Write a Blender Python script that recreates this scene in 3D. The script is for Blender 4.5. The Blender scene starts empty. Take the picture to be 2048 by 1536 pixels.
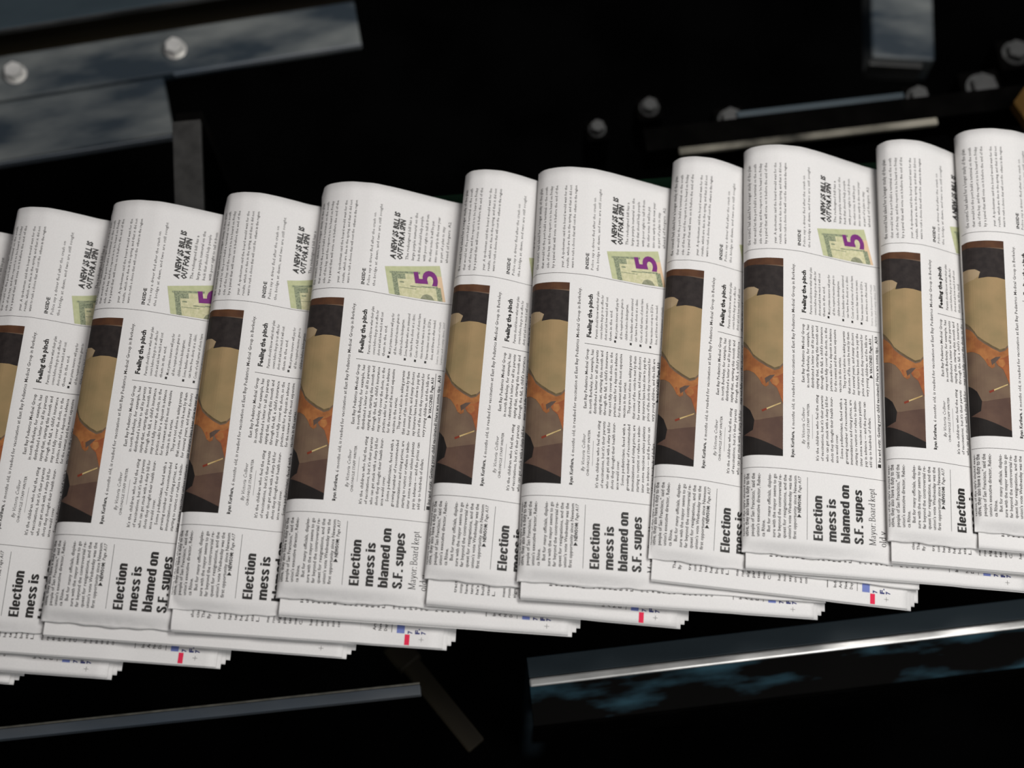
import bpy, bmesh, math, random
import numpy as np
from mathutils import Matrix, Vector
random.seed(7)
MM = 0.001
scn = bpy.context.scene
COL = scn.collection

# ---------------------------------------------------------------- camera, world, lights, exposure
cam_d = bpy.data.cameras.new('camera'); cam = bpy.data.objects.new('camera', cam_d); COL.objects.link(cam); scn.camera = cam
cam_d.sensor_width = 36.0; cam_d.lens = 36.0 * 2800 / 2048; cam_d.clip_start = 0.01; cam_d.clip_end = 50
def _rot(rx, ry, rz):
    return Matrix.Rotation(rz, 3, 'Z') @ Matrix.Rotation(rx, 3, 'X') @ Matrix.Rotation(ry, 3, 'Y')
_R = _rot(-0.33739204, -0.02767682, -0.07247999)
_m = _R.transposed().to_4x4(); _m.translation = _R.transposed() @ Vector((0, 0, 1.09706))
cam.matrix_world = _m
cam_d.dof.use_dof = True; cam_d.dof.focus_distance = 1.10; cam_d.dof.aperture_fstop = 2.2

w = bpy.data.worlds.new('press_hall'); scn.world = w; w.use_nodes = True
w.node_tree.nodes['Background'].inputs[0].default_value = (0.8, 0.9, 1.0, 1)
w.node_tree.nodes['Background'].inputs[1].default_value = 0.05

def area(name, loc, target, size, power, color):
    d = bpy.data.lights.new(name, 'AREA'); d.energy = power; d.color = color; d.shape = 'RECTANGLE'
    d.size, d.size_y = size
    o = bpy.data.objects.new(name, d); COL.objects.link(o); o.location = loc
    o.rotation_euler = (Vector(target) - Vector(loc)).to_track_quat('-Z', 'Y').to_euler()
    return o
area('overhead_lamp', (0.55, 0.35, 1.25), (0.1, 0.0, 0.0), (0.9, 0.25), 14.5, (1.0, 0.985, 0.97))
area('front_fill', (0.75, -0.75, 0.9), (0.2, -0.15, -0.15), (0.6, 0.2), 4.5, (1.0, 1.0, 1.0))  # unseen fill light, added to brighten the near side rail
area('side_lamp', (-0.75, 0.25, 1.5), (-0.1, 0.0, 0.0), (0.7, 0.3), 3.2, (1.0, 0.92, 0.90))
scn.view_settings.view_transform = 'Standard'; scn.view_settings.look = 'None'
scn.view_settings.exposure = 0.17; scn.view_settings.gamma = 1.0; scn.view_settings.use_curve_mapping = False

# ---------------------------------------------------------------- helpers
def tag(o, label=None, cat=None, group=None, kind=None):
    if label: o['label'] = label
    if cat: o['category'] = cat
    if group: o['group'] = group
    if kind: o['kind'] = kind
    return o
def srgb(r, g, b):
    f = lambda c: c / 12.92 if c <= 0.04045 else ((c + 0.055) / 1.055) ** 2.4
    return (f(r / 255), f(g / 255), f(b / 255), 1)
def mat(name, col, rough=0.6, metal=0.0, var=0.0, scale=400, col2=None, lo=0.4, hi=0.6, stretch=(1, 1, 1), bump=0.0, spec=0.3):
    m = bpy.data.materials.new(name); m.use_nodes = True; nt = m.node_tree; b = nt.nodes['Principled BSDF']
    b.inputs['Roughness'].default_value = rough; b.inputs['Metallic'].default_value = metal
    b.inputs['Specular IOR Level'].default_value = spec
    tc = nt.nodes.new('ShaderNodeTexCoord'); mp = nt.nodes.new('ShaderNodeMapping'); no = nt.nodes.new('ShaderNodeTexNoise')
    rp = nt.nodes.new('ShaderNodeValToRGB')
    mp.inputs['Scale'].default_value = stretch; no.inputs['Scale'].default_value = scale; no.inputs['Detail'].default_value = 5
    nt.links.new(tc.outputs['Object'], mp.inputs['Vector']); nt.links.new(mp.outputs['Vector'], no.inputs['Vector'])
    nt.links.new(no.outputs['Fac'], rp.inputs['Fac'])
    c2 = col2 or tuple(min(1, c * (1 - var)) for c in col[:3]) + (1,)
    rp.color_ramp.elements[0].position = lo; rp.color_ramp.elements[1].position = hi
    rp.color_ramp.elements[0].color = col; rp.color_ramp.elements[1].color = c2
    nt.links.new(rp.outputs['Color'], b.inputs['Base Color'])
    if bump:
        bp = nt.nodes.new('ShaderNodeBump'); bp.inputs['Strength'].default_value = bump; bp.inputs['Distance'].default_value = 0.0005
        nt.links.new(no.outputs['Fac'], bp.inputs['Height']); nt.links.new(bp.outputs['Normal'], b.inputs['Normal'])
    return m
M = {}
M['paper'] = mat('newsprint', (0.70, 0.682, 0.664, 1), 0.75, var=0.035, scale=900, bump=0.12, spec=0.2)
M['edge'] = mat('newsprint_inner', (0.64, 0.625, 0.60, 1), 0.8, var=0.12, scale=2500, stretch=(1, 1, 6), spec=0.1)
M['ink'] = mat('black_ink', (0.018, 0.016, 0.014, 1), 0.55, var=0.3, scale=1500)
M['text'] = mat('text_ink', (0.060, 0.054, 0.052, 1), 0.7, var=0.3, scale=1500, spec=0.1)
M['grey'] = mat('grey_ink', (0.22, 0.21, 0.21, 1), 0.7, var=0.2, scale=1500, spec=0.1)
def pic(name, a, b=None, sc=120, lo=.35, hi=.65, st=(1, 1, 1)): M[name] = mat('print_' + name, srgb(*a), 0.7, col2=srgb(*(b or a)), scale=sc, lo=lo, hi=hi, stretch=st, spec=0.15)
pic('brownband', (88, 58, 38), (74, 48, 34)); pic('dark', (38, 33, 32), (48, 42, 40), 200)
pic('tan', (152, 128, 92), (136, 118, 84), 45); pic('tanlight', (158, 138, 110), (150, 130, 100)); pic('tanedge', (104, 90, 62), (88, 74, 52), 300)
pic('table', (100, 80, 66), (112, 92, 74), 60); pic('wood', (80, 60, 52), (94, 72, 60), 60); pic('floor', (24, 21, 20), (34, 30, 28), 60)
pic('skin', (164, 108, 62), (134, 82, 48), 110); pic('skinred', (134, 74, 46), (152, 90, 52), 160); pic('shade', (92, 78, 70), (80, 64, 56), 150)
pic('needle', (196, 176, 124), (170, 140, 90)); pic('needletip', (120, 50, 34))
pic('bill', (184, 186, 148), (174, 178, 138), 250); pic('billin', (184, 182, 144), (206, 200, 166), 400); pic('billdark', (92, 102, 84), (150, 156, 128), 900, .3, .6)
pic('purple', (120, 52, 118), (110, 46, 110)); pic('peach', (208, 180, 148)); pic('billface', (150, 150, 126), (120, 124, 100), 300)
pic('red', (214, 44, 76)); pic('blue', (110, 122, 178)); pic('navy', (58, 62, 110))

def new_obj(name, me, parent=None, mats=()):
    o = bpy.data.objects.new(name, me); COL.objects.link(o); o.parent = parent
    if not me.materials:
        for m in mats: me.materials.append(m)
    return o

# ---------------------------------------------------------------- shape of a folded newspaper (all in mm, u across, v along the fold)
U = [-.8, .1, 1.6, 4.3, 10, 18, 28, 40, 55, 70, 90, 113, 150, 190, 237]
VL = [-20, 0, 12, 66, 248, 343]
LONG = [[-4, -3.5, -3, -3, -3, -3, -3, -3, -3, -3, -3, -3, -3, -3, -4],
        [-4, -3.5, -3, -3, -3, -3, -3, -3, -3, -3, -3, -3, -3, -3, -4],
        [-3.5, -2, -.5, 1, 2, 3, 3.2, 3, 2.5, 2, .5, -2, -3, -3.5, -4],
        [-3, -1, 1, 3.5, 6, 7.5, 8, 7.2, 6, 4.5, 2, -2, -4, -5, -5],
        [-4, 0, 4, 6.5, 9.5, 12, 13, 12.5, 9, 4.5, -1, -5, -9, -11, -12],
        [-6, -2, 1, 4.5, 8.5, 12, 14, 14, 10.5, 5, -3, -11, -14, -15, -16]]
SHORT = [[-5, -4.5, -4, -4, -4, -4, -4, -4, -4, -4, -4, -4, -4, -4, -5],
         [-5, -4.5, -4, -4, -4, -4, -4, -4, -4, -4, -4, -4, -4, -4, -5],
         [-4.5, -3, -2, -1, .5, 1, 1, .5, -1, -2, -3, -4, -4, -4, -4],
         [-4, -2, 0, 2, 4, 5, 5, 4, 1, -2, -3, -4, -5, -5, -5],
         [-5, -3, 0, 3, 5, 7, 7, 4.5, -1, -6, -8, -9, -10, -11, -12],
         [-8, -5, -2, 2, 5.5, 8, 8.5, 5.5, -1, -8, -12, -13, -14, -15, -17]]
AL = 0.0719
def pch(xs, ys, x):
    n = len(xs)
    if x <= xs[0]: return ys[0]
    if x >= xs[-1]: return ys[-1]
    i = 0
    while xs[i + 1] < x: i += 1
    def sl(k):
        if k == 0: return (ys[1] - ys[0]) / (xs[1] - xs[0])
        if k == n - 1: return (ys[-1] - ys[-2]) / (xs[-1] - xs[-2])
        a = (ys[k] - ys[k - 1]) / (xs[k] - xs[k - 1]); b = (ys[k + 1] - ys[k]) / (xs[k + 1] - xs[k])
        return 0 if a * b <= 0 else 2 * a * b / (a + b)
    h = xs[i + 1] - xs[i]; t = (x - xs[i]) / h; m0, m1 = sl(i) * h, sl(i + 1) * h
    return (2*t**3 - 3*t*t + 1)*ys[i] + (t**3 - 2*t*t + t)*m0 + (-2*t**3 + 3*t*t)*ys[i+1] + (t**3 - t*t)*m1
DU, DV, V0, UO = 0.25, 2.0, -24.0, -3.0
NU, NV = int(330 / DU) + 1, int(372 / DV) + 1
def table(T):
    us = UO + np.arange(NU) * DU; vs = V0 + np.arange(NV) * DV
    rows = np.array([[pch(U, r, u) for u in us] for r in T])
    Z = np.zeros((NV, NU))
    for j, v in enumerate(vs):
        if v <= VL[0]: Z[j] = rows[0]; continue
        if v >= VL[-1]: Z[j] = rows[-1]; continue
        k = max(i for i in range(len(VL)) if VL[i] <= v); k = min(k, len(VL) - 2)
        t = (v - VL[k]) / (VL[k + 1] - VL[k]); t = t if k in (3,) else t * t * (3 - 2 * t) if k == 1 else t
        Z[j] = rows[k] * (1 - t) + rows[k + 1] * t
    return Z - AL * us[None, :]
def samp(Z, u, v):
    u = np.clip((np.asarray(u, float) - UO) / DU, 0, NU - 1.001); v = np.clip((np.asarray(v, float) - V0) / DV, 0, NV - 1.001)
    i = u.astype(int); j = v.astype(int); a = u - i; b = v - j
    return (Z[j, i]*(1-a) + Z[j, i+1]*a)*(1-b) + (Z[j+1, i]*(1-a) + Z[j+1, i+1]*a)*b
BASE = {'L': table(LONG), 'S': table(SHORT)}
_US = UO + np.arange(NU) * DU; _VS = V0 + np.arange(NV) * DV
UU, VV = np.meshgrid(_US, _VS)
# the stream of newspapers: x, y, yaw, tilt, profile, label
PAPERS = [
 (-592, -75.5, 0, 0, 'S', 'folded newspaper whose lower corner just pokes in at the left frame edge'),
 (-518, -63.5, 0, .01, 'L', 'folded newspaper cut off by left frame edge, only its rounded top and lower strip showing'),
 (-418.06, -48.54, -.0032, .028, 'S', 'leftmost newspaper with Election headline in view, cut by the left frame edge'),
 (-338.77, -38.89, -.0025, .016, 'L', 'folded newspaper in front of the grey cross bar, leftmost with all four headline lines'),
 (-243.35, -24.99, .0064, .016, 'S', 'narrow folded newspaper just right of the grey cross bar'),
 (-164.14, -10.22, .0086, -.003, 'L', 'wide folded newspaper left of centre, sharpest print, with a whole banknote picture'),
 (-54.75, 10.26, -.0121, 0, 'S', 'narrow folded newspaper at the centre, overlapping the sharpest wide one'),
 (14.87, 13.99, .0137, 0, 'L', 'wide folded newspaper just right of the narrow centre one, whole banknote picture in view'),
 (112.49, 36.92, -.0276, -.012, 'S', 'narrow folded newspaper between the two wide ones right of centre'),
 (182.92, 48.27, .0066, -.005, 'L', 'wide folded newspaper below the cream-edged rail, with a whole banknote picture'),
 (294.08, 63.97, .0032, 0, 'S', 'narrow folded newspaper second from the right frame edge'),
 (360.6, 77.12, .0062, .004, 'L', 'rightmost folded newspaper, topmost of the stream, cut by the right frame edge'),
]
# where the lower sheet of each ends: its right corner (u) and how far it hangs below the fold (v)
LIP = [(230, -7), (230, -11), (211, -12.5), (225.5, -8.5), (204.6, -13), (218.7, -11.5), (191, -16.3), (225, -11), (199, -13.2), (222, -11), (203, -13), (222, -11)]
def frame(k):
    x, y, yaw, tilt, kd, lab = PAPERS[k]
    return Matrix.LocRotScale(Vector((x, y - 170, -5.68e-5 * x * x)), __import__('mathutils').Euler((tilt, 1.14e-4 * x, yaw)), None)
def dilate(A, n):
    for ax in (0, 1):
        B = A.copy()
        for d in range(1, (n if ax else max(1, n // 4)) + 1):
            B = np.maximum(B, np.maximum(np.roll(A, d, ax), np.roll(A, -d, ax)))
        A = B
    return A
TOP, TH = {}, {}
GAP, LEAST = 1.05, 1.9
for k in range(len(PAPERS)):     # each paper rests on the ones laid before it
    T = BASE[PAPERS[k][4]].copy(); lim = np.full_like(T, -60.0)
    Mk = frame(k)
    for j in range(max(0, k - 4), k):
        A = np.array(frame(j).inverted() @ Mk)      # local k -> local j
        X = A[0, 0]*UU + A[0, 1]*VV + A[0, 2]*T + A[0, 3]; Y = A[1, 0]*UU + A[1, 1]*VV + A[1, 2]*T + A[1, 3]
        Z = A[2, 0]*UU + A[2, 1]*VV + A[2, 2]*T + A[2, 3]
        zj = samp(TOP[j], X, Y)
        ok = (X > -2) & (X < 236) & (Y > -24) & (Y < 347)
        lim = np.maximum(lim, np.where(ok, T + (zj - Z), -60))
    lim = dilate(lim, 8) + (1.7 if k in (2, 4) else GAP)
    T = np.maximum(T, lim + LEAST)
    TOP[k] = T; TH[k] = np.clip(T - lim, LEAST, 6.0)

def slab(kind, u0, u1, v0, v1, f0, f1, wrap=False, edge_mat=1):
    us = [u0 + x for x in [0, .5, 1, 1.7, 2.5, 3.5, 5, 6.5, 8] + [q + .8 for q in range(10, 118, 2)] + [122, 130, 140, 150, 160, 170, 180, 190, 200, 210, 218] if u0 + x < u1 - 4] + [u1]
    vs = [v0] + [v for v in [-12, -8, -5, -3, 0, 2, 3, 4, 6, 8, 10, 12, 16, 20, 25, 30] + list(range(38, 342, 8)) if v0 + .3 < v < v1 - 1] + [v1]
    uu, vv = np.meshgrid(us, vs)
    zt = samp(TOP[kind], uu, vv) - f0 * samp(TH[kind], uu, vv)
    ff = np.where(uu < 1.9, 1.0, f1) if wrap else np.full_like(uu, f1)
    zb = samp(TOP[kind], uu, vv) - ff * samp(TH[kind], uu, vv)
    n, m = len(vs), len(us)
    rnd = np.random.RandomState(int(u1 * 7 + v0 * 3) % 1000)
    du = np.zeros_like(uu)
    if wrap:   # the loose lower corner and the folded edge are a little crumpled
        du = np.where(vv < 7, rnd.uniform(-.25, .25, uu.shape), 0)
        vo = np.where(vv <= v0 + .1, 0.5 * np.sin(uu * .09) + 0.35 * np.sin(uu * .31 + 1), 0)
        vv = vv + vo
        zt = zt + np.where(vv < 10, rnd.uniform(-.2, .2, uu.shape), 0)
    verts = []
    for Z, iu in ((zt, 0), (zb, 1)):
        for j in range(n):
            for i in range(m):
                ins = 0.0
                if iu and i == 0 and wrap: ins = 1.6
                verts.append(((uu[j, i] + du[j, i] + ins) * MM, vv[j, i] * MM, Z[j, i] * MM))
    faces = []; mi = []
    N = n * m
    for j in range(n - 1):
        for i in range(m - 1):
            a = j * m + i
            faces.append((a, a + 1, a + m + 1, a + m)); mi.append(0)
            faces.append((N + a, N + a + m, N + a + m + 1, N + a + 1)); mi.append(edge_mat)
    for j in range(n - 1):
        a = j * m; faces.append((a, a + m, N + a + m, N + a)); mi.append(0)
        a = j * m + m - 1; faces.append((a, N + a, N + a + m, a + m)); mi.append(edge_mat)
    for i in range(m - 1):
        a = i; faces.append((a, N + a, N + a + 1, a + 1)); mi.append(0 if wrap else edge_mat)
        a = (n - 1) * m + i; faces.append((a, a + 1, N + a + 1, N + a)); mi.append(edge_mat)
    return verts, faces, mi

# ---------------------------------------------------------------- flat print, later laid on the paper
class Print:
    def __init__(s): s.v = []; s.f = []; s.m = []; s.h = []; s.n = 0
    def add(s, pts, faces, mi, h=0.08):
        pts = np.asarray(pts, float); s.v.append(pts); s.h.append(np.full(len(pts), h))
        for f in faces: s.f.append(tuple(s.n + k for k in f)); s.m.append(mi)
        s.n += len(pts)
    def poly(s, pts, mi, h=0.08, step=2.0):   # cut into strips so that it can bend with the sheet
        bm = bmesh.new(); vs = [bm.verts.new((x, y, 0)) for x, y in pts]; bm.faces.new(vs)
        us = [p[0] for p in pts]; vv = [p[1] for p in pts]
        cuts = [x for x in (-.3, .2, .9, 1.7, 2.7, 4.2, 5.7, 7.2) if min(us) < x < max(us)] + [x for x in np.arange(10, 240, step) if min(us) < x < max(us)]
        for x in cuts:
            bmesh.ops.bisect_plane(bm, geom=bm.verts[:] + bm.edges[:] + bm.faces[:], plane_co=(x, 0, 0), plane_no=(1, 0, 0))
        for y in [y for y in [0, 2, 4, 8, 12, 20, 30] + list(range(38, 342, 8)) if min(vv) < y < max(vv)]:
            bmesh.ops.bisect_plane(bm, geom=bm.verts[:] + bm.edges[:] + bm.faces[:], plane_co=(0, y, 0), plane_no=(0, 1, 0))
        bmesh.ops.triangulate(bm, faces=bm.faces[:])
        bm.verts.index_update(); bm.faces.ensure_lookup_table()
        s.add([(q.co.x, q.co.y) for q in bm.verts], [tuple(q.index for q in f.verts) for f in bm.faces], mi, h); bm.free()
    def rect(s, a, b, c, d, mi, h=0.08): s.poly([(a, b), (c, b), (c, d), (a, d)], mi, h)
    def mesh(s, name, kind, mats, frac=0.0, pre=None):
        P = np.concatenate(s.v); H = np.concatenate(s.h) + 0.03
        z = samp(TOP[kind], P[:, 0], P[:, 1]) - frac * samp(TH[kind], P[:, 0], P[:, 1])
        e = 0.4
        dz = (samp(TOP[kind], P[:, 0] + e, P[:, 1]) - samp(TOP[kind], P[:, 0] - e, P[:, 1])) / (2 * e)
        nrm = np.sqrt(1 + dz * dz)
        X = np.stack([P[:, 0] - H * dz / nrm, P[:, 1], z + H / nrm], 1) * MM
        V, F, MI = ([], [], []) if pre is None else pre
        k = len(V)
        me = bpy.data.meshes.new(name)
        me.from_pydata(list(V) + [tuple(x) for x in X.tolist()], [], list(F) + [tuple(k + q for q in f) for f in s.f])
        for m_ in mats: me.materials.append(m_)
        me.polygons.foreach_set('material_index', list(MI) + s.m)
        me.polygons.foreach_set('use_smooth', [mm_ == 0 for mm_ in MI] + [False] * len(s.f))
        me.update(); return me

_tc = bpy.data.curves.new('t', 'FONT'); _to = bpy.data.objects.new('t', _tc); COL.objects.link(_to)
_cache = {}
def glyphs(s, bold=0.0, shear=0.0, res=2):
    key = (s, bold, shear, res)
    if key not in _cache:
        _tc.body = s; _tc.size = 1.0; _tc.offset = bold; _tc.shear = shear; _tc.resolution_u = res; _tc.fill_mode = 'FRONT'
        bpy.context.view_layer.update()
        me = bpy.data.meshes.new_from_object(_to.evaluated_get(bpy.context.evaluated_depsgraph_get()))
        n = len(me.vertices); co = np.zeros(n * 3); me.vertices.foreach_get('co', co)
        _cache[key] = (co.reshape(n, 3)[:, :2].copy(), [tuple(p.vertices) for p in me.polygons]); bpy.data.meshes.remove(me)
    return _cache[key]
def line(P, s, ub, v0, v1, cap, mi, bold=0.0, shear=0.0, ub1=None, res=1, h=0.08):
    """one line of type reading along +v: baseline at u=ub, from v0 to v1, cap height in mm"""
    pts, fs = glyphs(s, bold, shear, res)
    if len(pts) == 0: return
    x = pts[:, 0] - pts[:, 0].min(); x = x / x.max() * (v1 - v0) + v0
    sl = 0 if ub1 is None else (ub1 - ub) / (v1 - v0)
    P.add(np.stack([ub + sl * (x - v0) - pts[:, 1] / 0.729 * cap, x], 1), fs, mi, h)

# heavy condensed headline letters, drawn as strokes; cap height 1
XH = 0.76
def rc(a, b, c, d): return ('p', [(a, b), (c, b), (c, d), (a, d)])
def arc(cx, cy, rx, ry, a0, a1, n=8): return [(cx + rx * math.cos(math.radians(a0 + (a1 - a0) * k / n)), cy + ry * math.sin(math.radians(a0 + (a1 - a0) * k / n))) for k in range(n + 1)]
def st(pts): return ('s', pts)
def ring(x0, y0, x1, y1, r=.14):
    return arc(x1 - r, y1 - r, r, r, 0, 90, 5) + arc(x0 + r, y1 - r, r, r, 90, 180, 5) + arc(x0 + r, y0 + r, r, r, 180, 270, 5) + arc(x1 - r, y0 + r, r, r, 270, 360, 5)
S_ = .1; H_ = .075
def bowl(x0, x1, y0=H_, y1=XH - H_): p = ring(x0, y0, x1, y1); return st(p + [p[0], p[1]])
G = {
 'E': (.48, [rc(0, 0, .2, 1), rc(.1, 0, .46, .155), rc(.1, .42, .42, .57), rc(.1, .845, .46, 1)]),
 'F': (.46, [rc(0, 0, .2, 1), rc(.1, .42, .40, .57), rc(.1, .845, .44, 1)]),
 'l': (.2, [rc(0, 0, .2, 1)]), '.': (.2, [rc(0, 0, .2, .19)]),
 'i': (.2, [rc(0, 0, .2, XH), rc(0, .84, .2, 1)]),
 't': (.36, [rc(.07, .12, .27, .95), rc(0, .63, .36, .76), ('s', [(.17, .2)] + arc(.27, .18, .10, .105, 180, 270, 4) + [(.36, .075)])]),
 'o': (.5, [bowl(.1, .4)]),
 'c': (.48, [('s', [(.385, .5)] + arc(.26, XH - H_ - .14, .14, .14, 20, 180, 6) + arc(.24, H_ + .14, .14, .14, 180, 340, 6) + [(.385, .27)])]),
 'e': (.5, [('s', [(.1, .37), (.4, .37)] + arc(.26, XH - H_ - .14, .14, .14, 10, 180, 6) + arc(.24, H_ + .14, .14, .14, 180, 330, 6) + [(.39, .22)])]),
 'n': (.5, [rc(0, 0, .2, XH), ('s', [(.14, .55)] + arc(.26, XH - H_ - .14, .14, .14, 110, 0, 5) + [(.4, 0)])]),
 'm': (.8, [rc(0, 0, .2, XH), ('s', [(.14, .55)] + arc(.26, XH - H_ - .14, .14, .14, 110, 0, 5) + [(.4, 0)]), ('s', [(.44, .55)] + arc(.56, XH - H_ - .14, .14, .14, 110, 0, 5) + [(.7, 0)])]),
 'u': (.5, [rc(.3, 0, .5, XH), ('s', [(.1, XH)] + arc(.24, H_ + .14, .14, .14, 180, 290, 5) + [(.36, .2)])]),
 'b': (.5, [rc(0, 0, .2, 1), bowl(.1, .4)]), 'd': (.5, [rc(.3, 0, .5, 1), bowl(.1, .4)]),
 'p': (.5, [rc(0, -.2, .2, XH), bowl(.1, .4)]),
 'a': (.48, [rc(.28, 0, .48, .6), ('s', [(.1, .54)] + arc(.24, XH - H_ - .14, .14, .14, 160, 20, 5) + [(.38, .5)]), bowl(.1, .38, H_, .40)]),
 's': (.46, [('s', [(.37, .55)] + arc(.23, XH - H_ - .12, .13, .12, 20, 190, 6) + [(.15, .45), (.31, .34)] + arc(.23, H_ + .12, .13, .12, 10, -160, 6) + [(.09, .22)])]),
 'S': (.5, [('s', [(.40, .70)] + arc(.25, 1 - H_ - .15, .15, .15, 0, 190, 7) + [(.15, .6), (.35, .43)] + arc(.25, H_ + .15, .15, .15, 10, -180, 7) + [(.10, .31)])]),
}
# a light book face with serifs for the line under the headline
def sf(x, y, wd=.2): return rc(x - wd / 2, y, x + wd / 2, y + .04)
def ss(x, y): return sf(x, y - .04)
def op(cx, rx=.17, ry=.30, cy=.32): p = arc(cx, cy, rx, ry, 0, 360, 20); return ('s', p)
LS = {
 'M': (.94, [('s', [(.16, .02), (.16, .98)]), ('s', [(.16, .98), (.46, .06)]), ('s', [(.46, .06), (.78, .98)]), ('s', [(.79, 0), (.79, .98)]), sf(.16, 0, .26), sf(.79, 0, .28), rc(.02, .96, .22, 1), rc(.74, .96, .92, 1)]),
 'B': (.62, [('s', [(.15, 0), (.15, 1)]), rc(.02, 0, .3, .04), rc(.02, .96, .3, 1), ('s', [(.15, .975), (.3, .975)] + arc(.3, .75, .17, .225, 90, -90, 8) + [(.15, .525)]), ('s', [(.15, .525), (.32, .525)] + arc(.33, .275, .21, .25, 90, -90, 8) + [(.15, .025)])]),
 'a': (.46, [('s', [(.08, .53)] + arc(.2, .5, .13, .13, 150, 0, 6) + [(.33, .1), (.38, .02), (.45, .04)]), ('s', [(.33, .38), (.2, .34)] + arc(.17, .17, .11, .15, 100, 300, 7) + [(.33, .12)])]),
 'y': (.5, [('s', [(.08, .62), (.27, .05)]), ('s', [(.44, .62), (.24, -.08), (.14, -.22), (.05, -.2)]), rc(0, .6, .18, .64), rc(.36, .6, .52, .64)]),
 'v': (.5, [('s', [(.08, .62), (.27, .04)]), ('s', [(.44, .62), (.26, .02)]), rc(0, .6, .18, .64), rc(.36, .6, .52, .64)]),
 'o': (.48, [op(.24, .18)]), ':': (.16, [rc(.04, 0, .15, .11), rc(.04, .5, .15, .61)]),
 'r': (.36, [('s', [(.12, .02), (.12, .62)]), sf(.12, 0, .22), rc(.01, .59, .12, .63), ('s', [(.14, .42), (.2, .56), (.3, .61), (.36, .58)])]),
 'd': (.5, [('s', [(.39, .02), (.39, 1)]), rc(.28, .96, .39, 1), rc(.39, 0, .5, .04), ('s', arc(.23, .31, .16, .29, 40, 320, 14))]),
 'k': (.5, [('s', [(.12, .02), (.12, 1)]), sf(.12, 0, .22), rc(.01, .96, .12, 1), ('s', [(.14, .27), (.40, .61)]), ('s', [(.2, .36), (.43, .02)]), rc(.3, .6, .48, .64), rc(.32, 0, .52, .04)]),
 'e': (.44, [('s', [(.08, .36), (.36, .36)] + arc(.22, .36, .15, .25, 0, 180, 8) + arc(.24, .3, .17, .28, 180, 320, 7)),]),
 'p': (.5, [('s', [(.12, -.26), (.12, .62)]), sf(.12, -.28, .24), rc(.01, .59, .12, .63), ('s', arc(.28, .31, .16, .29, 140, -140, 14))]),
 't': (.32, [('s', [(.14, .8), (.14, .14), (.19, .04), (.31, .06)]), rc(.02, .58, .3, .62)]),
 'l': (.24, [('s', [(.12, .02), (.12, 1)]), sf(.12, 0, .22), rc(.01, .96, .12, 1)]),
}
def heavy(P, s, ub, v0, v1, cap, mi, h=0.08, ub1=None, font=None, hx=.108, hy=.082, gap=.045):
    font = font or G
    items = []; x = 0
    for ch in s:
        if ch == ' ': x += .2; continue
        wd, parts = font[ch]
        for k, pts in parts:
            if k == 'p': items.append(([(x + a, b) for a, b in pts], [(0, 1, 2, 3)]))
            else:
                n = len(pts); L = []; R_ = []
                for i in range(n):
                    a = pts[max(i - 1, 0)]; b = pts[min(i + 1, n - 1)]
                    dx, dy = b[0] - a[0], b[1] - a[1]; l = math.hypot(dx, dy) or 1
                    nx, ny = -dy / l, dx / l
                    L.append((x + pts[i][0] + nx * hx, pts[i][1] + ny * hy)); R_.append((x + pts[i][0] - nx * hx, pts[i][1] - ny * hy))
                items.append((L + R_, [(i, n + i, n + i + 1, i + 1) for i in range(n - 1)]))
        x += wd + gap
    x -= gap
    sl = 0 if ub1 is None else (ub1 - ub) / (v1 - v0)
    for pts, fs in items:
        P.add([(ub + sl * (a / x * (v1 - v0)) - b * cap, v0 + a / x * (v1 - v0)) for a, b in pts], fs, mi, h)

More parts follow.
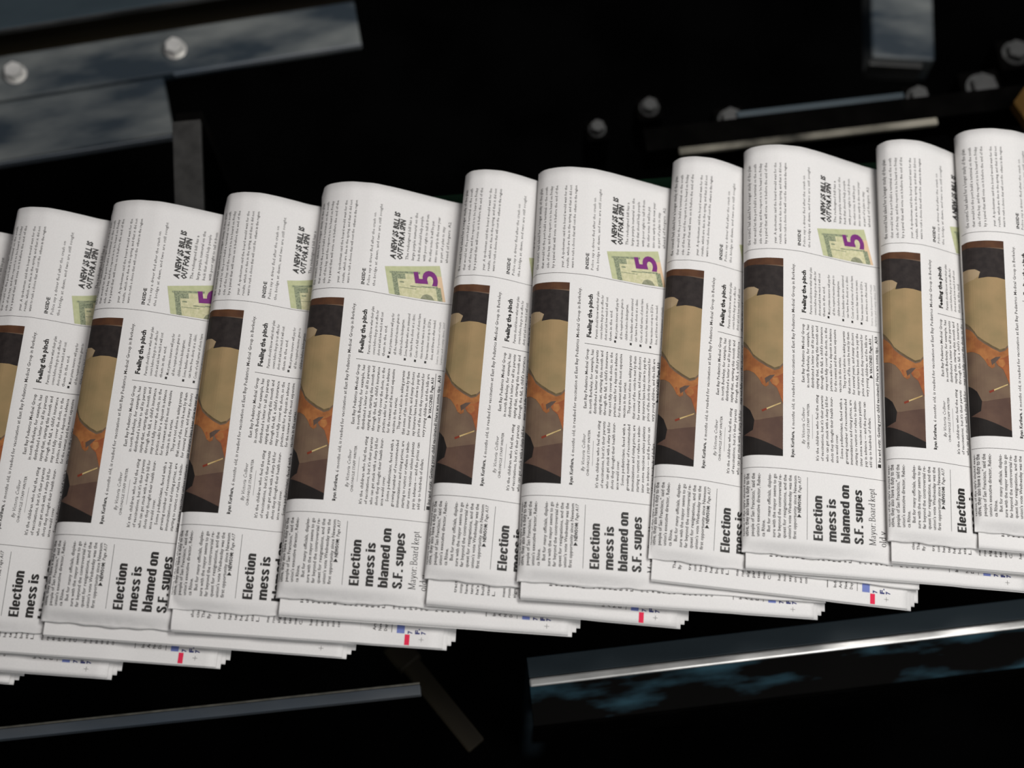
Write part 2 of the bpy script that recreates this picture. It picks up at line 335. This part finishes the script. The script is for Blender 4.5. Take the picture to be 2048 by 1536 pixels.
# ---------------------------------------------------------------- what is printed on the front page below its fold
T_, K_, G_ = 2, 3, 4      # material slots: 0 paper, 1 inner, 2 text, 3 black, 4 grey
def front_text():
    P = Print()
    body = dict(cap=2.35, mi=T_, bold=0.012)
    def col(lines, u0, v0, v1, pitch=3.94):
        u = u0
        for s in lines:
            if s == '': u += pitch; continue
            a, b = v0, v1
            if s[0] == '>': a += 3.8; s = s[1:]
            if s[-1] == '~': s = s[:-1]; b = a + len(s) * (v1 - v0) / 39.0
            line(P, s, u, a, b, **body); u += pitch
    # caption and byline
    line(P, 'Ryan Kurihara,', 37.6, 75.8, 96.8, 2.6, K_, bold=0.03)
    line(P, '6 months old, is readied for vaccination at East Bay Pediatrics Medical Group in Berkeley.', 38.0, 98.2, 237.0, 2.5, T_, bold=0.008)
    line(P, 'By Victoria Colliver', 46.2, 87.4, 117.0, 2.6, K_, shear=0.25)
    line(P, 'CHRONICLE STAFF WRITER', 49.9, 83.7, 120.5, 1.9, T_, bold=0.008)
    P.rect(52.3, 92.2, 52.55, 112.0, G_)
    col(["It's the children who feel the sting", "of vaccinations, but it's their parents", "who can get stuck with a sharp bill for", "shots they thought their health insur-",
         "ance would cover.~", ">Some pediatricians, faced with a", "growing number of recommended", "immunizations and rising prices, are", "starting to restrict or refuse to admin-",
         "ister some vaccines unless patients", "pay in advance \u2014 and the prices can", "add up to hundreds of dollars.~"], 57.3, 75.3, 128.7)
    col([">East Bay Pediatrics Medical Group"], 46.0, 133.7, 186.4)
    col(["in north Berkeley, for example, has", "distributed a letter to all its parents", "saying that, starting this month and", "through the fall, a child's insurance",
         "may not fully cover the shots, so the", "practice asks for a deposit in advance", "for the newest and the most expensive", "vaccine in the series.~",
         ">They are not alone in asking parents", "that some of the costs be met by them", "for several years, and many doctors", "say insurers have been slow to pay the", "price of the shots they recommend for", "very young children, and the bills are"],
        50.0, 133.7, 186.4, pitch=3.82)
    line(P, '\u25b6 VACCINES: Page A10', 103.4, 150, 184, 2.3, K_, bold=0.03)
    P.rect(104.3, 75.2, 104.8, 187.5, G_, 0.08)
    line(P, '\u25a0 Ins and outs: Getting your child vaccinated? Here are some tips.', 108.2, 76, 178, 2.4, K_, bold=0.02, ub1=108.6)
    line(P, 'A10', 108.6, 180.2, 186.6, 2.4, K_, bold=0.04)
    P.rect(42.6, 190.4, 111, 190.75, T_)
    line(P, 'Feeling the pinch', 47.4, 196.0, 232.5, 3.5, K_, bold=0.045)
    rows = [("Parents should know what their plan", 52.6, 236), ("covers before they go to an office for", 56.4, 233.5), ("shots and ask how much it will cost", 60.1, 232.5), ("them in the end.", 63.9, 222),
            ("Most private insurers will pay for", 68.4, 233.3), ("all the required vaccines given to", 72.4, 233.5), ("children before kindergarten.", 76.6, 229.8),
            ("Some families who are uninsured", 80.7, 235.2), ("can have free shots at a clinic.", 84.4, 235.9), ("Costs of a full series of shots have", 88.8, 236.8), ("risen more than twice in ten years.", 92.8, 234),
            ("New vaccines cost up to $120 a", 97.0, 233.1), ("dose, and three are often needed.", 101.0, 233.2)]
    for k, (s, u, b) in enumerate(rows): line(P, s, u, 195.8 if k < 4 else 198.6, b, 2.2, T_, bold=0.006)
    for u in (67.6, 80.3, 88.2, 96.2): line(P, '\u25a0', u, 195.0, 197.0, 1.6, K_)
    for k in range(2): line(P, ('Source: State Department of Health', 'Services and county clinics, 2007')[k], 105.2 + 3.2 * k, 195.5, 232, 1.7, G_)
    # rules between the stories
    P.rect(-.4, 248.2, 116, 248.5, T_); P.rect(-.4, 65.9, 116, 66.15, T_); P.rect(48.1, 13.1, 48.4, 61.3, K_)
    # story above the upper rule
    for k, s in enumerate(["the council had asked for a longer study of the plan", "that would let the port build a terminal on the south", "side of the bay, and the report is to be heard on Friday", "by a panel that will vote on it before the end of the"]): line(P, s, 3.4 + 4.15 * k, 252.8, 326.2, 2.2, T_, bold=0.004)
    for k, (s, b) in enumerate([("year. A spokesman said the board would wait for the", 326.0), ("results, which are due in the spring, and that it did not", 326.3), ("want to rush.", 301)][:2] + [("want to rush a choice that will cost the", 300.5)]): line(P, s, 23.2 + 4.0 * k, 253.1, b, 2.2, T_, bold=0.004)
    line(P, 'others in the region', 31.4, 302, 326.3, 2.2, T_, bold=0.01)
    line(P, 'INSIDE', 43.2, 253.4, 267.3, 2.6, K_, bold=0.03)
    for k, (s, b) in enumerate([("Police say a driver fled after the crash on", 317.0), ("the bridge at dawn, and two are still sought", 325.9)]): line(P, s, 47.2 + 4.3 * k, 253.4, b, 2.2, T_)
    line(P, 'A NEW $5 BILL IS', 65.0, 279.6, 321.8, 4.3, K_, bold=0.05, shear=.15, ub1=65.6)
    line(P, 'OUT FOR A SPIN', 70.4, 280.4, 316.3, 4.3, K_, bold=0.05, shear=.15)
    for k, (s, b) in enumerate([("The redesigned bill has a", 320), ("large purple numeral on the", 325), ("back that should help people", 323), ("with poor sight to tell it from", 326), ("the other notes. It will be put", 321), ("into use early in the new year", 326), ("as part of a plan to stay", 318), ("ahead of forgers. A2", 323.4)]):
        line(P, s, 75.0 + 4.45 * k, 281.5 + .55 * k, b, 2.3, T_, bold=0.006)
    # story below the lower rule
    rows = ["tection of the city's elected exec-", "utive, they also have a duty to the", 'people of San Francisco," said the', "union's executive director, Rebec-", "ca Rhine.~", ">But for many officials, disples-", "sure with the mayor seems to go",
            "far beyond the controversial re-", "quest for resignations, and the", "union's vote Wednesday was the", "first opportunity since Newsom"]
    u = 3.6 - 3.98 + 0.6
    for k, s in enumerate(rows):
        a, b = 12.8, 61.4
        uu = 3.7 + (k - 1) * 4.0
        if s[-1] == '~': s = s[:-1]; b = 25.6
        if s[0] == '>': s = s[1:]; a = 16.8
        if k == 0: line(P, s, 1.1, a, b, 1.1, T_, bold=0.014)
        else: line(P, s, uu, a, b, 2.55, T_, bold=0.014, res=2)
    line(P, '\u25b6 NEWSOM:', 43.2, 29.6, 47.3, 2.5, K_, bold=0.04)
    line(P, 'Page A17', 43.2, 48.6, 61.4, 2.5, T_, shear=0.2, bold=0.01)
    heavy(P, 'Mayor: Board kept', 102.4, 13.5, 58.4, 5.4, K_, font=LS, hx=.048, hy=.026, gap=.04)
    heavy(P, 'old v', 110.6, 13.3, 25.5, 5.4, K_, font=LS, hx=.048, hy=.026, gap=.04)
    return P
def headline_print():
    P = Print()
    for s, ub, a, b, ub1 in (('Election', 60.5, 13.2, 47.6, 59.9), ('mess is', 71.2, 13.4, 46.3, 70.7), ('blamed on', 81.9, 13.3, 58.3, 81.4), ('S.F. supes', 92.6, 13.4, 55.8, 91.9)):
        heavy(P, s, ub, a, b, 7.3, 0, ub1=ub1)
    return P
PIC = ['brownband', 'dark', 'tan', 'tanlight', 'tanedge', 'table', 'wood', 'floor', 'skin', 'skinred', 'shade', 'needle', 'needletip']
def photo_print():
    P = Print(); I = {n: k for k, n in enumerate(PIC)}; L, R_ = -.55, 28.8
    P.rect(L, 75.8, R_, 240.4, I['table'], 0.06)
    P.rect(L, 234.3, R_, 240.4, I['brownband'], 0.09)
    P.poly([(L, 235.2), (R_, 233.2), (R_, 207.0), (22, 208.4), (15, 208.6), (8, 207.6), (9.6, 213.2), (6, 215.6), (L, 216.5)], I['dark'], 0.12)
    P.poly([(L, 216.6), (6, 215.8), (9.8, 213.4), (8, 207.8), (15, 208.7), (22, 208.5), (R_, 207.2), (R_, 151.5), (26, 148.4), (22, 147.0), (16, 150.0), (10, 154.3), (6, 158.0), (3, 164.0), (L, 171.5)], I['tan'], 0.09)
    P.poly([(L, 216.4), (6, 215.6), (9.6, 213.2), (8.2, 209.5), (5, 207.0), (L, 205)], I['tanlight'], 0.13)
    P.poly([(L, 171.8), (3, 164.2), (6, 158.2), (10, 154.5), (16, 150.2), (22, 147.2), (26, 148.6), (26, 147.2), (22, 145.9), (16, 148.9), (10, 153.1), (6, 156.8), (3, 162.9), (L, 169.6)], I['tanedge'], 0.15)
    # forearm, hand and fingers
    P.poly([(L, 167), (3, 161.4), (6, 155.5), (10, 151.8), (16, 147.6), (22, 144.8), (26, 146.2), (R_, 149.6), (R_, 142), (25, 139.5), (21, 139.0), (17, 137.5), (17.6, 132.4), (15.2, 131.0), (12.6, 133.0), (10, 138.0), (6.6, 142.6), (3, 145.0), (L, 146.5)], I['skin'], 0.18)
    P.poly([(20.5, 139.4), (25, 140.4), (R_, 143), (R_, 118), (26.5, 124), (24.0, 130.5), (20.0, 133.6), (18.4, 136.2)], I['skinred'], 0.20)
    P.poly([(20.5, 138.6), (24.5, 139.0), (26, 135.5), (23.5, 132.2), (20.0, 133.8)], I['skin'], 0.23)
    P.poly([(14.5, 138.0), (18.5, 140.6), (22.5, 141.2), (20.0, 138.2), (17.0, 135.2), (15.4, 133.6)], I['shade'], 0.25)
    P.poly([(11.0, 138.4), (12.4, 139.2), (13.4, 134.0), (12.4, 133.2)], I['skinred'], 0.22)
    P.poly([(L, 118), (4, 112), (7, 104), (6, 96), (L, 92)], I['floor'], 0.09)
    P.poly([(L, 104), (10, 104), (R_, 108), (R_, 80.5), (10, 88), (L, 91)], I['wood'], 0.08)
    P.poly([(12.4, 112.0), (27.0, 118.9), (27.1, 118.0), (12.8, 110.9)], I['needle'], 0.12)
    P.poly([(12.2, 112.2), (16.0, 113.8), (16.2, 112.2), (12.8, 110.6)], I['needletip'], 0.14)
    P.poly([(L, 92.6), (10, 88.6), (20, 84.5), (R_, 80.8), (R_, 75.8), (L, 75.8)], I['floor'], 0.12)
    return P
BIL = ['bill', 'billin', 'billdark', 'purple', 'peach', 'billface']
def bill_print():
    P = Print(); I = {n: k for k, n in enumerate(BIL)}
    A, B, C_, D_ = (57.6, 272.1), (100.2, 281.7), (107.2, 250.0), (62.8, 249.4)
    def q(s, t):   # s along the short visible edge, t down the note
        x = (1-s)*(1-t)*A[0] + s*(1-t)*B[0] + s*t*C_[0] + (1-s)*t*D_[0]; y = (1-s)*(1-t)*A[1] + s*(1-t)*B[1] + s*t*C_[1] + (1-s)*t*D_[1]
        return (x, max(y, 249.2))
    def r(a, b, c, d, m_, h): P.poly([q(a, b), q(c, b), q(c, d), q(a, d)], m_, h)
    r(0, 0, 1, 1, I['bill'], .08); r(.14, .26, .86, 1, I['billin'], .11); r(.9, .3, 1, 1, I['peach'], .11)
    r(.07, .17, .62, .235, I['billdark'], .13); r(.10, .2, .19, 1, I['billdark'], .13); r(.18, .25, .34, .42, I['billdark'], .13)
    r(.86, .62, .95, 1, I['billdark'], .13); r(.60, .60, .9, .64, I['billdark'], .13); r(.4, .62, .6, .65, I['billdark'], .13)
    r(.22, .5, .30, .55, I['billdark'], .13); r(.2, .7, .5, .72, I['billdark'], .13)
    P.poly([q(.55, 1), q(.60, .88), q(.68, .83), q(.76, .87), q(.80, 1)], I['billface'], .13)
    # the large numeral
    pts, fs = glyphs('5', 0.03, 0, 4)
    x = pts[:, 0] - pts[:, 0].min(); x = x / x.max(); y = pts[:, 1] - pts[:, 1].min(); y = y / y.max()
    P.add([q(.50 + (1 - b_) * .42, .58 - a_ * .44) for a_, b_ in zip(x, y)], fs, I['purple'], .17)
    return P
def back_text(kind, corner, b0):
    P = Print(); ud = corner - 223
    frag = ['li if', 'the ve', 'tion,', 'shoul', 'cisco', 'That', 'By', 'tract', 'comp', 'have', 'tern', "he's", 'build', 'state', 'L.', 'ment', 'room', 'sign', 'part', 'ten', 'men', 'C.', 'here', 'noon', 'says', 'ones', 'sum', 'come']
    u = 24.0 + ud
    for k, s in enumerate(frag):
        if k in (7, 15, 22): u += 3.4
        if u < 17: u += 4.12; continue
        line(P, s, u, b0 + 10.6, b0 + 10.6 + 1.75 * len(s), 2.3, 0, bold=0.016, res=2); u += 4.12
    for k, s in enumerate(['Index', 'Art', 'News', 'Day']): line(P, s, 168 + ud + 4.2 * k, b0 + 10.4, b0 + 10.4 + 1.7 * len(s), 2.3, 0, bold=0.02)
    P.rect(160.9 + ud, b0 + 9.6, 161.3 + ud, b0 + 18, 0); P.rect(184 + ud, b0 + 9.6, 184.4 + ud, b0 + 18, 0)
    P.rect(188 + ud, b0 + 9.4, 193.8 + ud, b0 + 16, 2)
    for u, s in ((199.5, '7'), (205, 'F.'), (209.5, '7')): line(P, s, u + ud, b0 + 9.4, b0 + 9.4 + 2.2 * len(s), 3.3, 3, bold=0.05)
    P.rect(204.9 + ud, b0 + 5.4, 208.5 + ud, b0 + 5.65, 0); P.rect(206.6 + ud, b0 + 3.8, 206.85 + ud, b0 + 7.3, 0)
    if kind == 'S': P.rect(194.2 + ud, b0 + 0.9, 197.9 + ud, b0 + 8.8, 1)
    return P

_ft, _hl, _ph, _bi = front_text(), headline_print(), photo_print(), bill_print()
MESH = {}
for k in range(len(PAPERS)):
    kd = PAPERS[k][4]; cu, lip = LIP[k]
    D = {
        'front': _ft.mesh('front_section', k, [M['paper'], M['edge'], M['text'], M['ink'], M['grey']], pre=slab(k, -.8, cu + (4 if k == 6 else 8.5), 2.2 if kd == 'S' else 0.8, 343, 0, .4, wrap=True)),
        'headline': _hl.mesh('headline', k, [M['ink']]),
        'photo': _ph.mesh('cover_photo', k, [M[n] for n in PIC]),
        'bill': _bi.mesh('banknote_picture', k, [M[n] for n in BIL]),
    }
    bt = back_text(kd, cu, lip); bt.m = [m_ + 2 for m_ in bt.m]
    D['back'] = bt.mesh('back_section', k, [M['paper'], M['edge'], M['text'], M['red'], M['blue'], M['navy']], frac=.42, pre=slab(k, 2.4, cu, lip, 342.5, .42, .6))
    for q, (u1, dv, f0, f1) in enumerate(((cu + 3, -.9, .62, .74), (cu + 6, 2.8, .76, .87), (cu + 9, 6.2, .89, 1.0))):
        e = Print(); e.v = [np.zeros((0, 2))]; e.h = [np.zeros(0)]
        D['inner%d' % q] = e.mesh('inner_section', k, [M['paper'], M['edge']], pre=slab(k, 2.7 + .3 * q, u1, lip + dv, 342.2 - .3 * q, f0, f1))
    MESH[k] = D
bpy.data.objects.remove(_to)

# ---------------------------------------------------------------- the newspapers
for k, (x, y, yaw, tilt, kd, lab) in enumerate(PAPERS):
    e = bpy.data.objects.new('newspaper', None); COL.objects.link(e); e.empty_display_size = 0.02
    e.location = (x * MM, (y - 170) * MM, -5.68e-5 * x * x * MM)
    e.rotation_euler = (tilt, 1.14e-4 * x, yaw)
    tag(e, lab, 'newspaper', 'folded newspapers overlapping on the conveyor')
    D = MESH[k]
    fr = new_obj('front_section', D['front'], e)
    for nm, q, lb in (('headline', 'headline', 'heavy black headline type'), ('cover_photo', 'photo', 'brown colour photograph of a child and hands'), ('banknote_picture', 'bill', 'green banknote picture with a purple 5')):
        new_obj(nm, D[q], fr)['label'] = lb
    new_obj('back_section', D['back'], e)['label'] = 'lower sheet sticking out below the fold' + (' with a pink mark' if kd == 'S' else '')
    for q in range(3): new_obj('inner_section', D['inner%d' % q], e)

# ---------------------------------------------------------------- conveyor and machinery
def paint(name, base, patch, lo, hi, scale, rough=0.5, metal=0.0, stretch=(1, 1, 1), spec=0.3):
    return mat(name, base, rough, metal, col2=patch, scale=scale, lo=lo, hi=hi, stretch=stretch, spec=spec)
K = {
 'belt': mat('green_belt', (0.0015, 0.009, 0.004, 1), 0.8, var=0.3, scale=60, spec=.05),
 'floor': mat('black_floor', (0.003, 0.003, 0.003, 1), 0.9, var=0.5, scale=6, spec=0.0),
 'black': mat('black_grime', (0.0022, 0.002, 0.0018, 1), 0.9, var=0.5, scale=30, spec=0.02),
 'brown': paint('brown_grime_shade', (0.010, 0.008, 0.005, 1), (0.022, 0.018, 0.010, 1), .4, .7, 12, 0.7, stretch=(.25, 1, 1), spec=.1),
 'blue': paint('worn_blue_paint', (0.022, 0.034, 0.042, 1), (0.045, 0.064, 0.076, 1), .35, .7, 14, 0.5, stretch=(.3, 1, 1)),
 'bluepatch': paint('flaking_blue_paint', (0.006, 0.0055, 0.005, 1), (0.06, 0.15, 0.20, 1), .50, .70, 24, 0.6, stretch=(.4, 1, 1), spec=.1),
 'smear': paint('greasy_steel_plate', (0.020, 0.030, 0.040, 1), (0.20, 0.21, 0.20, 1), .42, .74, 22, 0.5, stretch=(.3, 1, 1)),
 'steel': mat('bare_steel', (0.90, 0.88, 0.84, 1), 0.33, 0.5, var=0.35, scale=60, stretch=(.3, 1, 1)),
 'dull': mat('dull_steel', (0.085, 0.085, 0.083, 1), 0.5, 0.5, var=0.6, scale=40, stretch=(.3, 1, 1)),
 'bluesteel': paint('blue_grey_steel', (0.10, 0.125, 0.155, 1), (0.20, 0.21, 0.22, 1), .4, .65, 12, .5, stretch=(.3, 1, 1)),
 'creamworn': paint('cream_black_mottle', (0.004, 0.004, 0.003, 1), (0.28, 0.26, 0.21, 1), .42, .60, 9, 0.6, stretch=(.8, 1, 1), spec=.1),  # noise breaks the cream up with black along the strip
 'cream': mat('worn_cream_edge', (0.30, 0.28, 0.23, 1), 0.5, 0.2, var=0.35, scale=90),
 'brass': mat('brown_guard', (0.10, 0.055, 0.016, 1), 0.9, 0.0, var=0.4, scale=30, spec=.02),
 'bar': mat('grey_bar', (0.034, 0.033, 0.031, 1), 0.6, 0.2, var=0.4, scale=50),
}
def root(name, x, y, z, deg, label, cat, group=None):
    e = bpy.data.objects.new(name, None); COL.objects.link(e); e.location = (x * MM, y * MM, z * MM); e.rotation_euler = (0, 0, math.radians(deg)); e.empty_display_size = .02
    return tag(e, label, cat, group)
def boxes(name, parent, m, bl, bev=0.6):
    bm = bmesh.new()
    for (a, b, c, d, e, f) in bl:
        r = bmesh.ops.create_cube(bm, size=1.0)
        bmesh.ops.scale(bm, vec=((d - a) * MM, (e - b) * MM, (f - c) * MM), verts=r['verts'])
        bmesh.ops.translate(bm, vec=((a + d) / 2 * MM, (b + e) / 2 * MM, (c + f) / 2 * MM), verts=r['verts'])
    if bev: bmesh.ops.bevel(bm, geom=bm.edges[:], offset=bev * MM, segments=2, affect='EDGES', profile=.5)
    me = bpy.data.meshes.new(name); bm.to_mesh(me); bm.free()
    return new_obj(name, me, parent, [m])
def prism(name, parent, m, pts, z0, z1):
    bm = bmesh.new(); f = bm.faces.new([bm.verts.new((x * MM, y * MM, z0 * MM)) for x, y in pts])
    r = bmesh.ops.extrude_face_region(bm, geom=[f]); bmesh.ops.translate(bm, vec=(0, 0, (z1 - z0) * MM), verts=[v for v in r['geom'] if isinstance(v, bmesh.types.BMVert)])
    bmesh.ops.recalc_face_normals(bm, faces=bm.faces[:]); bmesh.ops.bevel(bm, geom=bm.edges[:], offset=.8 * MM, segments=2, affect='EDGES')
    me = bpy.data.meshes.new(name); bm.to_mesh(me); bm.free(); return new_obj(name, me, parent, [m])
def bolt(name, parent, x, y, z, r, h, m, sides=6):
    bm = bmesh.new()
    a = bmesh.ops.create_cone(bm, segments=28, radius1=r * 1.2 * MM, radius2=r * 1.2 * MM, depth=2 * MM, cap_ends=True)
    bmesh.ops.translate(bm, vec=(0, 0, 1 * MM), verts=a['verts'])
    a = bmesh.ops.create_cone(bm, segments=sides, radius1=r * MM, radius2=r * .96 * MM, depth=h * MM, cap_ends=True)
    bmesh.ops.translate(bm, vec=(0, 0, (h / 2 + 2) * MM), verts=a['verts'])
    bmesh.ops.bevel(bm, geom=bm.edges[:], offset=.5 * MM, segments=2, affect='EDGES')
    bmesh.ops.translate(bm, vec=(x * MM, y * MM, z * MM), verts=bm.verts[:])
    me = bpy.data.meshes.new(name); bm.to_mesh(me); bm.free(); return new_obj(name, me, parent, [m])

# floor of the press hall
bm = bmesh.new(); bmesh.ops.create_grid(bm, x_segments=1, y_segments=1, size=6.0); me = bpy.data.meshes.new('floor'); bm.to_mesh(me); bm.free()
fl = new_obj('floor', me, None, [K['floor']]); fl.location = (0, 0, -0.95); fl['kind'] = 'structure'

# dark green conveyor belt under the papers, following the same gentle arch
def belt():
    v = []; f = []; n = 40
    for i in range(n + 1):
        x = -900 + 1800 * i / n; zc = -5.68e-5 * x * x - 44; yl = -158 + .16 * x
        for (t, z) in ((70, 0), (352, 0), (352, -3), (70, -3)): v.append((x * MM, (yl + t) * MM, (zc + z) * MM))
    for i in range(n):
        for k in range(4): a = i * 4 + k; b = i * 4 + (k + 1) % 4; f.append((a, a + 4, b + 4, b))
    f.append((0, 1, 2, 3)); f.append((n*4 + 3, n*4 + 2, n*4 + 1, n*4))
    me = bpy.data.meshes.new('conveyor_belt'); me.from_pydata(v, [], f); me.update()
    bm = bmesh.new(); bm.from_mesh(me); bmesh.ops.recalc_face_normals(bm, faces=bm.faces[:]); bm.to_mesh(me); bm.free()
    return tag(new_obj('conveyor_belt', me, None, [K['belt']]), 'dark green conveyor belt carrying the overlapping newspapers', 'conveyor belt')
belt()
cb = root('cross_bar', -292, 165, -56, 10, 'dull grey cross bar rising from behind the newspapers at upper left', 'bar')
boxes('bar_body', cb, K['bar'], [(-12.5, -330, -8, 12.5, 84, -1)])
boxes('bar_end', cb, K['black'], [(-12.5, 84.5, -800, 12.5, 100, -14)])

# near side rail, lower right
r1 = root('side_rail', 29, -213, -150, 10.6, 'blue painted side rail with bright bare steel edge, lower right', 'machine rail')
boxes('rail_body', r1, K['blue'], [(0, 7, -6, 760, 24, 0)])
wb = boxes('rail_apron', r1, K['bluepatch'], [(0, -4, -52, 760, 0, 0)]); wb.location = (0, 5 * MM, -5.5 * MM); wb.rotation_euler = (-0.62, 0, 0)
boxes('rail_web', r1, K['black'], [(0, -30, -190, 760, -26, -52)])
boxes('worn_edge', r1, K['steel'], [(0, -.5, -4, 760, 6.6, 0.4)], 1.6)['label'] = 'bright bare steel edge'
boxes('rail_post', r1, K['blue'], [(0, 7, -800, 22, 24, -6.4)])
# near side rail, lower left
r2 = root('side_rail', -63, -217, -150, 9.9, 'narrow blue grey side rail crossing the dark lower left corner', 'machine rail')
boxes('rail_body', r2, K['bluesteel'], [(-560, -9, -14, 0, -0.6, 0)])
boxes('rail_lip', r2, K['cream'], [(-560, -0.4, -3, 0, 1.2, .6)], .4)
boxes('rail_post', r2, K['black'], [(-560, -9, -800, -538, -.6, -14.4)])
ar = root('support_arm', -82, -190, -178, -46, 'dim greasy support arm slanting down at the bottom centre', 'machine arm')
boxes('arm', ar, K['brown'], [(0, -9, -8, 100, 9, 0)], 2)
boxes('arm_hub', ar, K['brown'], [(-14, -12, -14, 12, 12, 4)], 3)

# upper left frame
r3 = root('frame_beam', -182, 420, -150, 14.3, 'scuffed blue grey frame beam with two bolts, upper left', 'machine frame')
boxes('beam_body', r3, K['smear'], [(-560, -24, -12, 0, 26, 0)], 2)
boxes('beam_highlight', r3, K['bluesteel'], [(-185, -25.6, -5, 0, -24.1, .3)], .3)  # paler strip: highlight on the beam's lower edge, put in as colour
boxes('plate_highlight', r3, K['bluesteel'], [(-560, -91.5, -11, -194, -90.2, -2.6)], .3)  # same for the plate: its edge highlight is a painted strip
pl = prism('lower_plate', r3, K['smear'], [(-560, -90), (-192, -88), (-196, -24.6), (-560, -24.6)], -11, -3)
boxes('shade_channel', r3, K['brown'], [(-560, 27, -30, 0, 66, -16)], 1)  # dark brown strip stands in for the shadow beside the cover panel
bolt('bolt', r3, -180, 1, 0, 9, 9, K['steel']); bolt('bolt', r3, -336, 2, 0, 9, 9, K['steel'])
cv = root('machine_cover', -520, 369, -120, 14.6, 'flat dark grey cover panel in the top left corner', 'machine cover')
boxes('cover_panel', cv, K['blue'], [(-180, 0, -6, 420, 160, 0)], 1.5)
boxes('cover_highlight', cv, K['dull'], [(-180, -1.6, -6, 420, -.1, .4)], .3)  # thin lighter strip that paints the highlight along the panel edge

# upper right frame
r4 = root('far_rail', 165, 290, -120, 11.3, 'black rail with cream lower edge and blue upper edge, upper right', 'machine rail')
boxes('rail_body', r4, K['black'], [(-60, 1.5, -40, 330, 25, -1)])
boxes('lower_edge', r4, K['creamworn'], [(-30, -6, -6, 215, 1.2, -.5)], 1)['label'] = 'worn cream edge'
boxes('upper_edge', r4, K['blue'], [(30, 25.4, -6, 190, 32, -.5)], 1)['label'] = 'blue painted edge'
br = root('hanging_bracket', 368, 447, -200, 0, 'scuffed blue grey bracket at the top edge, right of centre', 'bracket')
boxes('bracket_plate', br, K['smear'], [(-32, 0, -40, 32, 120, 0)], 3)
boxes('bracket_lip', br, K['dull'], [(-34, -7, -30, 20, -.6, -4)], 1)
for x, y, z, r, lab in ((432, 392, -160, 13, 'large dull bolt head near the right frame edge, above the newspapers'), (369, 377, -160, 9, 'small dull bolt head left of the large one, under the hanging bracket'),
                        (188, 340, -160, 10, 'dull bolt head at the left end of the cream-edged rail'), (60, 321, -160, 7, 'faint bolt head in the dark above the centre newspapers'), (112, 372, -200, 8, 'faintest bolt head high in the dark, right of centre'),
                        (470, 440, -170, 11, 'dull bolt head cut by the right frame edge near the top')):
    b = root('mounting_bolt', x, y, z, 12, lab, 'bolt')
    bolt('bolt_head', b, 0, 0, 0, r, 8, K['dull']); boxes('mounting_block', b, K['black'], [(-r*1.5, -r*1.5, -60, r*1.5, r*1.5, -.4)])
gd = root('corner_guard', 452, 306, -100, 50, 'brown metal guard corner at the right frame edge', 'guard')
prism('guard_plate', gd, K['brass'], [(-16, -40), (60, -60), (90, 40), (10, 30)], 2, 14)
